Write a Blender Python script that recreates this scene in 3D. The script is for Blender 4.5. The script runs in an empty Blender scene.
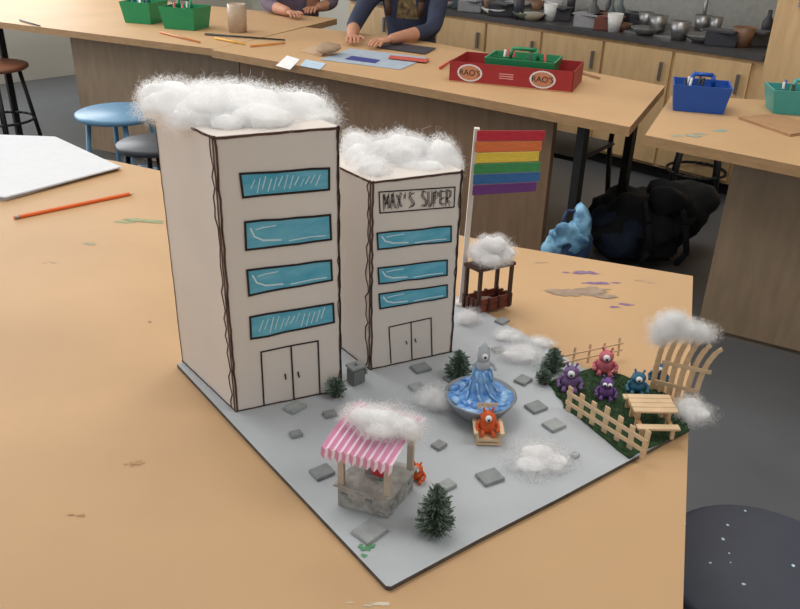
import bpy,bmesh,math,random
from mathutils import Vector as V, Matrix as Mx, noise
random.seed(7)
sc=bpy.context.scene
sc.view_settings.view_transform='Standard'
# ---------------------------------------------------------------- survey (camera calibration)
TH=math.radians(27);RR=math.radians(1.55);FP=800.;CAM=V((0,0,1.45))
def ray(px,py):
    u=(px-400)/FP;v=(py-304.5)/FP
    a=u*math.cos(RR)+v*math.sin(RR);b=v*math.cos(RR)-u*math.sin(RR)
    return V((a,math.cos(TH)-b*math.sin(TH),-math.sin(TH)-b*math.cos(TH)))
def U(px,py,z):
    d=ray(px,py);t=(z-CAM.z)/d.z;return CAM+d*t
def PL(px,py,p0,n):
    d=ray(px,py);t=(p0-CAM).dot(n)/d.dot(n);return CAM+d*t
def AT(px,py,Y):
    d=ray(px,py);return CAM+d*(Y/d.y)
TZ=.75;BZ=.757
# ---------------------------------------------------------------- materials
def s2l(c):
    return tuple(((x/255.)/12.92 if x/255.<.04045 else ((x/255.+.055)/1.055)**2.4) for x in c)+(1,)
MC={}
def mat(name,rgb,rough=.7,var=.08,scale=30,metal=0,bump=0.,bscale=200,sss=0,coat=0,rgb2=None,stretch=None,spec=.4):
    if name in MC:return MC[name]
    m=bpy.data.materials.new(name);m.use_nodes=True;nt=m.node_tree;p=nt.nodes['Principled BSDF']
    c=s2l(rgb);p.inputs['Roughness'].default_value=rough;p.inputs['Metallic'].default_value=metal
    p.inputs['Specular IOR Level'].default_value=spec
    if sss:
        p.inputs['Subsurface Weight'].default_value=sss;p.inputs['Subsurface Radius'].default_value=(.01,.01,.01)
    if coat:p.inputs['Coat Weight'].default_value=coat
    tc=nt.nodes.new('ShaderNodeTexCoord');mp=nt.nodes.new('ShaderNodeMapping')
    nt.links.new(tc.outputs['Object'],mp.inputs[0])
    if stretch:mp.inputs['Scale'].default_value=stretch
    nz=nt.nodes.new('ShaderNodeTexNoise');nz.inputs['Scale'].default_value=scale;nz.inputs['Detail'].default_value=5
    nt.links.new(mp.outputs[0],nz.inputs['Vector'])
    cr=nt.nodes.new('ShaderNodeValToRGB');cr.color_ramp.elements[0].position=.32;cr.color_ramp.elements[1].position=.68
    c2=s2l(rgb2) if rgb2 else tuple(min(1,x*(1+var)) for x in c[:3])+(1,)
    c1=c if rgb2 else tuple(x*(1-var) for x in c[:3])+(1,)
    cr.color_ramp.elements[0].color=c1;cr.color_ramp.elements[1].color=c2
    nt.links.new(nz.outputs['Fac'],cr.inputs[0]);nt.links.new(cr.outputs[0],p.inputs['Base Color'])
    if bump:
        n2=nt.nodes.new('ShaderNodeTexNoise');n2.inputs['Scale'].default_value=bscale
        b=nt.nodes.new('ShaderNodeBump');b.inputs['Strength'].default_value=bump;b.inputs['Distance'].default_value=.002
        nt.links.new(mp.outputs[0],n2.inputs['Vector']);nt.links.new(n2.outputs['Fac'],b.inputs['Height']);nt.links.new(b.outputs[0],p.inputs['Normal'])
    MC[name]=m;return m
KRAFT=mat('kraft_paper',(197,160,119),.6,.06,3,bump=.1,bscale=40)
EDGE=mat('table_edge_wood',(172,136,98),.6,.12,20,stretch=(1,1,6))
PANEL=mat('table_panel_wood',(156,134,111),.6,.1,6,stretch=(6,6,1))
DPANEL=mat('table_panel_dark',(134,107,84),.6,.1,6,stretch=(6,6,1))  # darker brown panel wood
CAB=mat('cabinet_wood',(206,172,128),.5,.1,5,stretch=(5,5,1))
STEEL=mat('steel',(150,150,152),.35,.05,metal=.8)
BLACK=mat('black_metal',(28,28,30),.5,.1)
FOAM=mat('grey_paint_board',(182,187,193),.75,.05,12,bump=.15,bscale=80)
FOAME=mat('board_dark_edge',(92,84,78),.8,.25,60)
WHITE=mat('white_card',(221,213,207),.7,.03,8,bump=.1,bscale=40)
INK=mat('marker_ink',(40,32,32),.7,.2,80)
BRN=mat('brown_edge',(84,60,50),.8,.35,60)
WBLUE=mat('window_blue',(78,166,196),.6,.1,25,stretch=(1,1,3),rgb2=(116,188,212))
WHP=mat('white_chalk',(206,230,238),.7,.05)
COT=mat('cotton',(248,248,250),1,.01,60,sss=.3,bump=.3,bscale=300,spec=.0)
FIB=bpy.data.materials.new('cotton_fibre');FIB.use_nodes=True
_n=FIB.node_tree;_n.nodes.clear();_o=_n.nodes.new('ShaderNodeOutputMaterial');_m=_n.nodes.new('ShaderNodeMixShader');_d=_n.nodes.new('ShaderNodeBsdfDiffuse');_t=_n.nodes.new('ShaderNodeBsdfTranslucent')
_d.inputs[0].default_value=(.95,.95,.96,1);_t.inputs[0].default_value=(.95,.95,.96,1);_m.inputs[0].default_value=.5
_n.links.new(_d.outputs[0],_m.inputs[1]);_n.links.new(_t.outputs[0],_m.inputs[2]);_n.links.new(_m.outputs[0],_o.inputs[0])
STONE=mat('paver_grey',(140,144,146),.8,.12,90)
STONEE=mat('paver_light',(160,164,166),.8,.12,90)
STICK=mat('craft_stick',(222,192,156),.6,.08,40,stretch=(1,1,8))
STICKD=mat('craft_wood_dark',(196,152,106),.6,.1,40)
GRASS=mat('grass_green',(46,72,44),.9,.4,120,bump=.8,bscale=300)
NEED=mat('needle_green',(104,126,110),.9,.3,200)
NEEDW=mat('needle_frost',(196,206,200),.9,.1,200)
TRUNK=mat('trunk_brown',(80,56,40),.8,.2)
RBR=mat('kiosk_redbrown',(112,50,38),.6,.2,60)
DBR=mat('kiosk_darkbrown',(70,48,40),.7,.2,60)
SKIN=mat('skin',(196,142,116),.6,.05,sss=.1)
FLOORM=mat('floor_vinyl',(96,98,102),.35,.08,3)
# ---------------------------------------------------------------- mesh builder
class MB:
    def __init__(s):s.bm=bmesh.new();s.mats=[]
    def mi(s,m):
        if m not in s.mats:s.mats.append(m)
        return s.mats.index(m)
    def fin(s,vs,m,smooth=False):
        i=s.mi(m)
        for f in {f for v in vs for f in v.link_faces}:
            f.material_index=i;f.smooth=smooth
        return vs
    def box(s,c,size,m,rz=0,M=None,bev=0):
        M=M or Mx.Translation(V(c))@Mx.Rotation(rz,4,'Z')
        r=bmesh.ops.create_cube(s.bm,size=1,matrix=M@Mx.Diagonal((size[0],size[1],size[2],1)))['verts']
        s.fin(r,m)
        if bev:
            es={e for v in r for e in v.link_edges}
            k=bmesh.ops.bevel(s.bm,geom=list(es),offset=bev,segments=2,affect='EDGES')
            i=s.mi(m)
            for f in k['faces']:f.material_index=i
        return r
    def cyl(s,a,b,r0,r1,m,seg=16,smooth=True):
        a=V(a);b=V(b);d=b-a;q=d.to_track_quat('Z','Y').to_matrix().to_4x4()
        r=bmesh.ops.create_cone(s.bm,cap_ends=True,segments=seg,radius1=max(r0,1e-5),radius2=max(r1,1e-5),depth=d.length,matrix=Mx.Translation((a+b)/2)@q)['verts']
        s.fin(r,m,smooth)
        for f in {f for v in r for f in v.link_faces}:
            if len(f.verts)>4:f.smooth=False
        return r
    def sph(s,c,rad,m,sub=2,amp=0,freq=20,rz=0):
        if not hasattr(rad,'__len__'):rad=(rad,)*3
        r=bmesh.ops.create_icosphere(s.bm,subdivisions=sub,radius=1)['verts']
        R=Mx.Rotation(rz,3,'Z');c=V(c)
        for v in r:
            k=1.
            p=R@V((v.co.x*rad[0],v.co.y*rad[1],v.co.z*rad[2]))+c
            if amp:k=1+amp*(noise.fractal(p*freq,1,2,3))
            v.co=c+(p-c)*k
        return s.fin(r,m,True)
    def lathe(s,prof,c,m,seg=32,wob=0):
        c=V(c);rings=[]
        for r,z in prof:
            rings.append([s.bm.verts.new(c+V((max(r,1e-4)*math.cos(2*math.pi*i/seg)*(1+wob*math.sin(5*i+z*90)),max(r,1e-4)*math.sin(2*math.pi*i/seg),z))) for i in range(seg)])
        mi=s.mi(m)
        for a,b in zip(rings,rings[1:]):
            for i in range(seg):
                f=s.bm.faces.new((a[i],a[(i+1)%seg],b[(i+1)%seg],b[i]));f.material_index=mi;f.smooth=True
    def prism(s,pts,z0,z1,m,ms=None,mb=None):
        a=[s.bm.verts.new((p[0],p[1],z0)) for p in pts];b=[s.bm.verts.new((p[0],p[1],z1)) for p in pts]
        n=len(pts);ms=ms or m
        f=s.bm.faces.new(b);f.material_index=s.mi(m)
        f2=s.bm.faces.new(a[::-1]);f2.material_index=s.mi(mb or m)
        for i in range(n):
            g=s.bm.faces.new((a[i],a[(i+1)%n],b[(i+1)%n],b[i]));g.material_index=s.mi(ms)
        return a,b
    def face(s,pts,m):
        f=s.bm.faces.new([s.bm.verts.new(p) for p in pts]);f.material_index=s.mi(m);return f
    def slab(s,pts,n,th,m):
        n=V(n).normalized()*th;a=[s.bm.verts.new(V(p)) for p in pts];b=[s.bm.verts.new(V(p)+n) for p in pts];k=len(pts);i=s.mi(m)
        fs=[s.bm.faces.new(b),s.bm.faces.new(a[::-1])]+[s.bm.faces.new((a[j],a[(j+1)%k],b[(j+1)%k],b[j])) for j in range(k)]
        for f in fs:f.material_index=i
    def tube(s,pts,r,m,seg=6,r1=None):
        pts=[V(p) for p in pts];n=len(pts)
        for i in range(n-1):
            ra=r if r1 is None else r+(r1-r)*i/(n-1);rb=r if r1 is None else r+(r1-r)*(i+1)/(n-1)
            s.cyl(pts[i],pts[i+1],ra,rb,m,seg)
    def stroke(s,pts,w,n,m,close=False,th=.0006):
        n=V(n).normalized();pts=[V(p) for p in pts]
        if close:pts=pts+[pts[0]]
        for a,b in zip(pts,pts[1:]):
            d=(b-a)
            if d.length<1e-6:continue
            d.normalize();t=n.cross(d)*w*.5;a2=a-d*w*.4;b2=b+d*w*.4
            s.slab([a2-t,b2-t,b2+t,a2+t],n,th*random.uniform(.8,1.2),m)
    def obj(s,name,parent=None,recalc=True):
        if recalc:bmesh.ops.recalc_face_normals(s.bm,faces=s.bm.faces[:])
        me=bpy.data.meshes.new(name);s.bm.to_mesh(me);s.bm.free()
        for m in s.mats:me.materials.append(m)
        o=bpy.data.objects.new(name,me);sc.collection.objects.link(o)
        if parent:o.parent=parent
        return o
def empty(name):
    e=bpy.data.objects.new(name,None);e.empty_display_size=.05;sc.collection.objects.link(e);return e
Z=V((0,0,1))
# ---------------------------------------------------------------- room
e1=V((.72,-.694,0)).normalized();e2=V((.694,.72,0)).normalized();RZ=math.atan2(e1.y,e1.x)
def RM(s,t,z=0):return e1*s+e2*t+Z*z
S0,S1,T0,T1,CH=-7.0,3.2,-2.6,5.0,2.9
m=MB();m.prism([RM(S0-.1,T0-.1),RM(S1+.1,T0-.1),RM(S1+.1,T1+.1),RM(S0-.1,T1+.1)],-.05,0,FLOORM);m.obj('floor')
WALL=mat('wall_paint',(206,202,192),.8,.03,3);CEIL=mat('ceiling_white',(235,234,228),.9,.02)
m=MB();m.prism([RM(S0,T0),RM(S1,T0),RM(S1,T1),RM(S0,T1)],CH,CH+.05,CEIL);m.obj('ceiling')
def wall(name,a,b,th_dir,z0=0,z1=CH):
    m=MB();d=th_dir*.1;m.prism([a,b,b+d,a+d],z0,z1,WALL);return m.obj(name)
wall('wall_back',RM(S0-.1,T1),RM(S1+.1,T1),e2)
wall('wall_right',RM(S1,T0),RM(S1,T1),e1)
m=MB()
def wseg(m,ta,tb,z0,z1):m.prism([RM(S0,ta),RM(S0,tb),RM(S0-.1,tb),RM(S0-.1,ta)],z0,z1,WALL)
wseg(m,T0,T1,0,1.0);wseg(m,T0,T1,2.6,CH)
for ta,tb in ((T0,-1.8),(.6,.9),(3.3,T1)):wseg(m,ta,tb,1.0,2.6)
m.obj('wall_left')
TRIM=mat('window_trim',(235,235,235),.5,.02)
for i,(ta,tb) in enumerate(((-1.8,.6),(.9,3.3))):
    m=MB()
    for tt in (ta,(ta+tb)/2-.02,tb-.04):m.prism([RM(S0+.01,tt),RM(S0+.01,tt+.04),RM(S0-.09,tt+.04),RM(S0-.09,tt)],1.0,2.6,TRIM)
    for zz in (1.0,1.78,2.56):m.prism([RM(S0+.01,ta),RM(S0+.01,tb),RM(S0-.09,tb),RM(S0-.09,ta)],zz,zz+.04,TRIM)
    m.obj('window_%d'%(i+1))
m=MB();m.prism([RM(S0,T1-.015),RM(S1,T1-.015),RM(S1,T1),RM(S0,T1)],0,.1,BLACK);m.obj('baseboard_back')
# ---------------------------------------------------------------- tables
def table(name,pts,panels,legs,th=.035,pm=PANEL,extra=None):
    m=MB();m.prism(pts,TZ-th,TZ,KRAFT,ms=EDGE)
    for a,b,w in panels:
        a=V((a[0],a[1],0));b=V((b[0],b[1],0));d=(b-a).normalized();n=V((-d.y,d.x,0))*w
        m.prism([a,b,b+n,a+n],0.0,TZ-th,pm)
    for l in legs:m.box((l[0],l[1],(TZ-th)/2),(.04,.04,TZ-th),BLACK,RZ)
    if extra:extra(m)
    return m.obj(name)
def stain(m,px,py,rx,ry,c,n=5,ang=.2):
    p=U(px,py,TZ);mm=mat('stain_%d_%d_%d'%c,c,.6,.15,60)
    for k in range(n):
        q=p+V((random.gauss(0,rx*.6),random.gauss(0,ry*.5),0));pts=[];s=random.uniform(.2,.6)
        for i in range(24):
            a=i*math.tau/24;r=s*(1+.8*noise.noise(V((math.cos(a)*2.2+px,math.sin(a)*2.2+k,py))))
            pts.append(q+V((math.cos(a)*rx*r,math.sin(a)*ry*r,.0004+.00008*k)))
        m.face(pts,mm)
def nearx(m):
    stain(m,583,274,.035,.012,(140,112,146),6);stain(m,600,283,.03,.010,(136,108,150),6)
    stain(m,580,291,.06,.022,(162,140,122),12);stain(m,625,305,.02,.008,(140,110,142),4)
    stain(m,150,222,.05,.014,(150,156,116),9);stain(m,90,243,.02,.008,(160,154,124),5);stain(m,195,240,.02,.008,(150,134,98),4)
    stain(m,131,465,.012,.008,(180,140,98),5);stain(m,72,515,.01,.005,(172,131,92),3);stain(m,150,322,.006,.004,(155,120,95),3)
    stain(m,360,603,.02,.005,(206,194,174),3);stain(m,48,262,.008,.005,(165,150,130),3);stain(m,640,281,.02,.01,(186,156,128),3);stain(m,545,262,.02,.006,(178,150,122),3)
FR=U(693,276,TZ);NR=U(683,609,TZ)
drx=(NR-FR).normalized()
near=[FR,U(510,246,TZ),U(115,161,TZ),U(0,141,TZ)+(U(0,141,TZ)-U(115,161,TZ))*1.2,V((-2.0,.75,0)),V((-.6,-.25,0)),FR+drx*1.75]
near=[V((p[0],p[1],0)) for p in near][::-1]
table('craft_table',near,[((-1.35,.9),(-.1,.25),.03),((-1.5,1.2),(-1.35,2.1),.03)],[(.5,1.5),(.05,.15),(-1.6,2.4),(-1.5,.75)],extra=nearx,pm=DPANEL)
A=[U(-120,5,TZ),U(0,22,TZ),U(215,49,TZ),V((-.45,5.35,0)),V((-2.3,6.3,0))]
def inset(p,q,a,b,off):
    p=V((p[0],p[1],0));q=V((q[0],q[1],0));d=(q-p);n=V((-d.y,d.x,0)).normalized();return (p+d*a+n*off),(p+d*b+n*off)
ia,ib=inset(U(0,22,TZ),U(215,49,TZ),.22,1.,.18)
def tb(name,poly,pa,pb,legs,pm):
    m=MB();m.prism([(p[0],p[1]) for p in poly],TZ-.035,TZ,KRAFT,ms=EDGE)
    d=(pb-pa);n=V((-d.y,d.x,0)).normalized()*.03
    m.prism([pa,pb,pb+n,pa+n],0.02,TZ-.035,pm)
    for l in legs:m.box((l[0],l[1],(TZ-.035)/2),(.035,.035,TZ-.035),BLACK,RZ)
    return m.obj(name)
tb('craft_table',A,ia,ib,[(-2.5,5.1),(-1.9,6.0),(-.7,5.2)],PANEL)
B=[V((-.97,4.10,0)),U(430,89,TZ),U(630,127,TZ),U(665,86,TZ),V((.35,4.3,0)),V((-.02,4.66,0)),V((-.6,4.95,0))]
ia,ib=inset(B[0],B[2],.03,.84,.12)
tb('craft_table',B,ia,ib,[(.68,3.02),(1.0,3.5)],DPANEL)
C=[U(645,135,TZ),U(800,166,TZ),V((1.95,1.85,0)),V((2.45,2.7,0)),V((1.85,3.25,0)),U(672,95,TZ)]
pa=U(697,330,0);pb=pa+V((.79,-.45,0)).normalized()*.85
pa=V((pa.x,pa.y,0));pb=V((pb.x,pb.y,0))
tb('craft_table',C,pa,pb,[(2.2,2.7),(1.7,3.1)],PANEL)
# ---------------------------------------------------------------- counter & cabinets
c0=V((1.13,4.86,0));sC=c0.dot(e1);tC=c0.dot(e2)
CT=.78
m=MB();s0=sC-2.2;s1=sC+.95
m.prism([RM(s0,tC+.02),RM(s1,tC+.02),RM(s1,T1-.016),RM(s0,T1-.016)],.08,CT-.03,CAB)
m.prism([RM(s0,tC+.08),RM(s1,tC+.08),RM(s1,T1-.016),RM(s0,T1-.016)],0,.08,BLACK)
CTOP=mat('counter_dark',(74,72,74),.35,.1)
m.prism([RM(s0,tC-.01),RM(s1,tC-.01),RM(s1,T1-.016),RM(s0,T1-.016)],CT-.03,CT,CTOP)
m.prism([RM(s0,T1-.04),RM(s1,T1-.04),RM(s1,T1-.016),RM(s0,T1-.016)],CT,CT+.35,mat('backsplash',(150,150,146),.5))
w=.44;k=s0+.02
while k+w<s1+.01:
    m.prism([RM(k+.01,tC),RM(k+w-.01,tC),RM(k+w-.01,tC+.02),RM(k+.01,tC+.02)],.1,CT-.05,CAB)
    m.box(RM(k+w-.06,tC-.012,.62),(.012,.02,.1),STEEL,RZ);k+=w
m.box(RM(sC+.35,tC+.3,CT+.006),(.55,.4,.012),STEEL,RZ);m.box(RM(sC+.35,tC+.3,CT+.008),(.48,.33,.01),CTOP,RZ)
m.tube([RM(sC+.35,tC+.52,CT),RM(sC+.35,tC+.52,CT+.25),RM(sC+.35,tC+.46,CT+.3),RM(sC+.35,tC+.36,CT+.27)],.012,STEEL,8)
m.obj('sink_counter')
m=MB();m.prism([RM(s1+.02,tC-.05),RM(s1+.7,tC-.05),RM(s1+.7,T1-.016),RM(s1+.02,T1-.016)],0,2.1,CAB)
m.prism([RM(s1+.10,tC-.07),RM(s1+.66,tC-.07),RM(s1+.66,tC-.05),RM(s1+.10,tC-.05)],.05,2.05,CAB);m.box(RM(s1+.14,tC-.08,1.1),(.012,.02,.14),STEEL,RZ);m.obj('tall_cupboard')
cols=[(190,190,195),(80,82,86),(120,90,70),(84,98,100),(190,176,154),(120,74,64),(220,220,220),(60,60,68),(100,108,92),(150,150,155)]
m=MB()
for i in range(95):
    s=s0+.1+random.random()*(s1-s0-.2);t=tC+.06+random.random()*.45;c=mat('clutter_%d'%(i%10),cols[i%10],.4)
    if abs(s-(sC+.35))<.3 and t<tC+.5:
        c=STEEL
        if i%2:continue
    k=(i*7)%4;p=RM(s,t,CT+.001);r=random.uniform(.03,.06)
    if k==0:m.lathe([(.0,0),(r*.7,0),(r,.1),(r*.95,.1),(r*.65,.01),(0,.01)],p,c,16)
    elif k==1:m.lathe([(0,0),(r*.6,0),(r*.65,.10),(r*.25,.13),(r*.25,.16),(0,.16)],p,c,16)
    elif k==2:m.lathe([(0,.0),(r,.0),(r*1.9,.04),(r*1.85,.042),(r,.006),(0,.006)],p,c,20)
    else:
        m.box(p+Z*.035,(.16,.1,.07),c,RZ+random.random(),bev=.006);m.box(p+Z*.075,(.17,.11,.01),c,RZ)
m.obj('counter_clutter')
# ---------------------------------------------------------------- stools
def stool(c,R,h,seatm,legm):
    m=MB();c=V((c[0],c[1],0))
    m.lathe([(0,h-.025),(R*.92,h-.03),(R,h-.02),(R,h-.006),(R*.94,h),(0,h)],c,seatm,40)
    for i in range(4):
        a=i*math.pi/2+.5;d=V((math.cos(a),math.sin(a),0))
        m.tube([c+d*R*.7+Z*(h-.03),c+d*R*1.0],.012,legm,10)
    ring=[c+V((math.cos(a*math.tau/24),math.sin(a*math.tau/24),0))*R*.9+Z*.17 for a in range(25)]
    m.tube(ring,.008,legm,8);return m.obj('stool')
SB=mat('stool_blue',(104,150,185),.35,.05);SD=mat('stool_dark',(60,64,72),.4,.05);SN=mat('stool_navy',(72,76,90),.55,.05)
stool(U(118,111,.5),.2,.5,SB,SB);stool(U(152,142,.5),.15,.5,SD,BLACK);stool(U(-8,64,.5),.2,.5,mat('stool_brown',(130,84,62),.5),BLACK)
c=U(768,572,.45)
o=stool(c,.175,.45,SN,BLACK)
m=MB();
for i in range(14):
    a=random.random()*6.28;r=.16*math.sqrt(random.random());s=random.uniform(.0015,.004)
    m.face([V((c[0]+math.cos(a)*r+s*math.cos(b)*random.uniform(.6,1.6),c[1]+math.sin(a)*r+s*math.sin(b),.4512)) for b in [j*1.05 for j in range(6)]],WHP)
q=m.obj('paint_flecks');q.parent=o
# ---------------------------------------------------------------- diorama base
F0=U(388,588,BZ);L0=U(177,364,BZ);R0=U(690,428,BZ);K0=L0+R0-F0
bx=(R0-F0).normalized();by=(L0-F0).normalized();BA=math.atan2(bx.y,bx.x)
m=MB()
bp=[F0+bx*.004,F0.lerp(R0,.25)+by*.001,F0.lerp(R0,.5)-by*.001,R0,K0,L0,L0.lerp(F0,.5)-bx*.001,F0+by*.004]
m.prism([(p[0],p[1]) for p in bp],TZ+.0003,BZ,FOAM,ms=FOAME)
BOARD=m.obj('diorama_base_board')
def P(px,py,dz=0):return U(px,py,BZ+dz)
m=MB()
for i,(px,py,s) in enumerate([(295,407,.03),(296,434,.018),(322,472,.03),(391,406,.022),(439,445,.02),(490,477,.033),(417,387,.024),(421,368,.03),(536,407,.03),(554,425,.03),(523,380,.026),(502,321,.024),(370,531,.038),(330,414,.02),(498,350,.02),(575,455,.012),(378,420,.018),(450,378,.02),(447,485,.022),(515,352,.02)]):
    m.box(P(px,py,.0025),(s*.95,s*.8,.005),STONE if i%3 else STONEE,BA+random.uniform(-.25,.25),bev=.0008)
m.obj('stone_paver_path')
m=MB();g=mat('stain_green_b',(90,150,110),.7,.2)
for k in range(9):
    q=P(366+random.uniform(-8,8),551+random.uniform(-5,5),.0006);m.face([q+V((math.cos(a)*.003*random.uniform(.4,1.6),math.sin(a)*.003*random.uniform(.4,1.6),.0001*k)) for a in [j*.7 for j in range(9)]],g)
q=m.obj('green_paint_mark');q.parent=BOARD
# ---------------------------------------------------------------- buildings
LET={'M':[[(0,0),(0,1),(.5,.4),(1,1),(1,0)]],'A':[[(0,0),(.5,1),(1,0)],[(.2,.4),(.8,.4)]],'X':[[(0,0),(1,1)],[(0,1),(1,0)]],'U':[[(0,1),(.05,.2),(.5,0),(.95,.2),(1,1)]],'R':[[(0,0),(0,1),(.9,.9),(.9,.6),(0,.5),(1,0)]],'E':[[(1,1),(0,1),(0,0),(1,0)],[(0,.5),(.8,.5)]],"'":[[(.4,1),(.3,.7)]],
'S':[[(0,.1),(.8,0),(1,.3),(0,.7),(.2,1),(1,.9)]],'P':[[(0,0),(0,1),(.9,.9),(.9,.6),(0,.5)]],' ':[]}
def building(name,bl,br,lf,h,wins,door,sign=None,lw=.003,hatch=()):
    root=empty(name)
    bl=V(bl);br=V(br);lf=V(lf);bk=lf+(br-bl)*1.0
    m=MB();z0=BZ+.0003
    m.prism([(p[0],p[1]) for p in (bl,br,bk,lf)],z0,BZ+h,WHITE)
    m.obj('shell',root)
    d=(br-bl);d.z=0;n=V((d.y,-d.x,0)).normalized();O=V((bl.x,bl.y,BZ))+n*.0004
    def fp(px,py,o=0):return PL(px,py,O,n)+n*o
    m=MB()
    dd=d.normalized();l2=(lf-bl);l2.z=0;n2=V((-l2.y,l2.x,0)).normalized()
    n2=n2 if n2.dot(-dd)>0 else -n2
    def edge(base,off,nn,mm,w,k=30):
        pts=[base+nn*.0004+off*random.uniform(.5,1.4)+Z*(h*i/k) for i in range(k+1)];m.stroke(pts,w,nn,mm)
    b0=V((bl.x,bl.y,BZ));r0=V((br.x,br.y,BZ));l0=V((lf.x,lf.y,BZ));l2n=l2.normalized()
    edge(b0,dd*.002,n,BRN,.003);edge(r0,-dd*.0022,n,INK,.003);edge(r0,-dd*.004,n,BRN,.0012)
    edge(b0,l2n*.010,n2,BRN,.0022);edge(b0,l2n*.002,n2,BRN,.0034)
    edge(l0,-l2n*.002,n2,BRN,.0012)
    for (a,c,nn) in ((b0,r0,n),(b0,l0,n2)):
        for zz,w in ((.0015,.002),(h-.002,.0032)):
            m.stroke([a.lerp(c,i/12)+Z*(zz+random.uniform(-.0006,.0006))+nn*.0004 for i in range(13)],w,nn,BRN)
    for wi,q in enumerate(wins):
        P4=[fp(*p) for p in q];m.slab(P4,n,.0004,WBLUE)
        ol=[]
        for i in range(4):
            for t in range(5):ol.append(P4[i].lerp(P4[(i+1)%4],t/5)+n*.0004+Z*random.uniform(-.0008,.0008))
        m.stroke(ol,lw,n,INK,True)
        a,b,c,e=P4
        def uv(u,t):return a.lerp(b,u).lerp(e.lerp(c,u),t)+n*.0005
        if wi in hatch:
            for i in range(13):
                u=.1+i*.062;m.stroke([uv(u,random.uniform(.6,.9)),uv(u+.05,random.uniform(.12,.4))],random.uniform(.0008,.0016),n,WHP,th=.0003)
        else:
            m.stroke([uv(.06,.25),uv(.1,.55),uv(.2,.72),uv(.4,.78)],.0024,n,WHP,th=.0003)
            m.stroke([uv(.5,.85),uv(.75,.8),uv(.93,.82)],.0016,n,WHP,th=.0003);m.stroke([uv(.12,.3),uv(.2,.25),uv(.35,.22)],.0014,n,WHP,th=.0003)
    for ln in door:m.stroke([fp(*p)+Z*random.uniform(-.0004,.0004) for p in ln],lw*.75,n,INK)
    if sign:
        S=[fp(*p) for p in sign];m.stroke([S[i].lerp(S[(i+1)%4],t/4) for i in range(4) for t in range(4)],lw*.7,n,INK,True)
        for rep,ch in enumerate("MAX'S SUPER"):
            u0=.05+rep*.083
            for ln in LET[ch]:
                for ox in (0,.018):
                    pts=[]
                    for (x,y) in ln:
                        u=u0+x*.056+ox;t=.84-.7*y+random.uniform(-.09,.09)
                        pts.append(S[0].lerp(S[1],u).lerp(S[3].lerp(S[2],u),t)+n*.0002)
                    m.stroke(pts,.0007,n,INK)
    m.obj('facade_drawing',root)
    return root,bk
b1=(P(236,412),P(342,390),V((-.357,1.132,BZ)))
w1=[[(240,174),(329,168),(329,189),(243,197)],[(245,222),(330,215),(331,239),(246,250)],[(247,270),(331,260),(332,280),(249,295)],[(250,317),(333,303),(334,322),(251,339)]]
d1=[[(264,405),(261,352),(290,346),(318,341),(320,395)],[(291,347),(294,399)],[(285,374),(286,379)],[(298,372),(299,377)]]
B1,k1=building('painted_tower_block',b1[0],b1[1],b1[2],.418,w1,d1,hatch=(0,3))
b2=(P(370,370),P(452,352),P(370,370)+V((-.095,.125,0)))
w2=[[(377,233),(451,226),(451,241),(378,249)],[(378,268),(447,260),(447,275),(379,284)],[(379,294),(447,285),(447,297),(380,309)]]
d2=[[(391,363),(389,327),(411,322),(431,318),(432,355)],[(411,322),(412,360)],[(406,341),(407,344)],[(415,339),(416,342)]]
B2,k2=building('painted_office_block',b2[0],b2[1],b2[2],.322,w2,d2,sign=[(379,192),(455,187),(454,207),(380,213)],lw=.0024)
# ---------------------------------------------------------------- cotton
def cotton(name,blobs,nf=500,fl=.009,amp=.35,freq=24,fw=.00013,core=.85,out=1.08):
    m=MB();i=m.mi(COT);j_=m.mi(FIB);bm=m.bm;tot=sum(r[0]*r[1]+r[0]*r[2] for c,r in blobs)
    for c,r in blobs:
        c=V(c);fq=freq*(.05/max(max(r),.012))**.5
        m.sph(c,tuple(x*core for x in r),COT,4 if max(r)>.02 else 3,amp,fq)
        for k in range(int(nf*(r[0]*r[1]+r[0]*r[2])/tot)):
            d=V((random.gauss(0,1),random.gauss(0,1),random.gauss(0,1)));d.normalize()
            p=V((d.x*r[0],d.y*r[1],d.z*r[2]))
            kk=(1+amp*noise.fractal((c+p)*fq,1,2,3))*(core+(out-core)*random.random()**.8)
            if random.random()<.12:kk*=random.uniform(1,1.18)
            p=c+p*kk
            t=d.cross(V((random.gauss(0,1),random.gauss(0,1),random.gauss(0,1)))).normalized();t=(t+d*random.uniform(-.2,.4)).normalized()
            cu=t.cross(d)*random.uniform(-1,1)+d*random.uniform(-.8,.2);cu.normalize()
            L=fl*random.uniform(.6,1.6);an=random.uniform(1.5,4.5);prev=None;sd=d.cross(t)*fw
            for j in range(5):
                s=j/4;th=s*an;q=p+(t*math.sin(th)+cu*(1-math.cos(th)))*(L/an)
                if q.z<BZ+.0004:q.z=BZ+.0004
                a=bm.verts.new(q-sd);b=bm.verts.new(q+sd)
                if prev:
                    f=bm.faces.new((prev[0],prev[1],b,a));f.material_index=j_
                prev=(a,b)
    return m.obj(name,recalc=False)
def cl(px,py,Y,rx,ry,rz):return (AT(px,py,Y),(rx,ry,rz))
cotton('cotton_cloud',[cl(172,104,1.13,.045,.05,.032),cl(205,108,1.1,.05,.06,.036),cl(250,108,1.12,.06,.06,.032),cl(297,110,1.14,.05,.05,.028),cl(262,119,1.07,.055,.04,.022),cl(314,120,1.12,.034,.04,.020),cl(158,98,1.14,.03,.03,.022),cl(225,98,1.16,.05,.04,.026),cl(195,120,1.06,.035,.03,.02),cl(228,124,1.04,.03,.02,.014)],38000,.013,core=.80,out=1.14)
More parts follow.
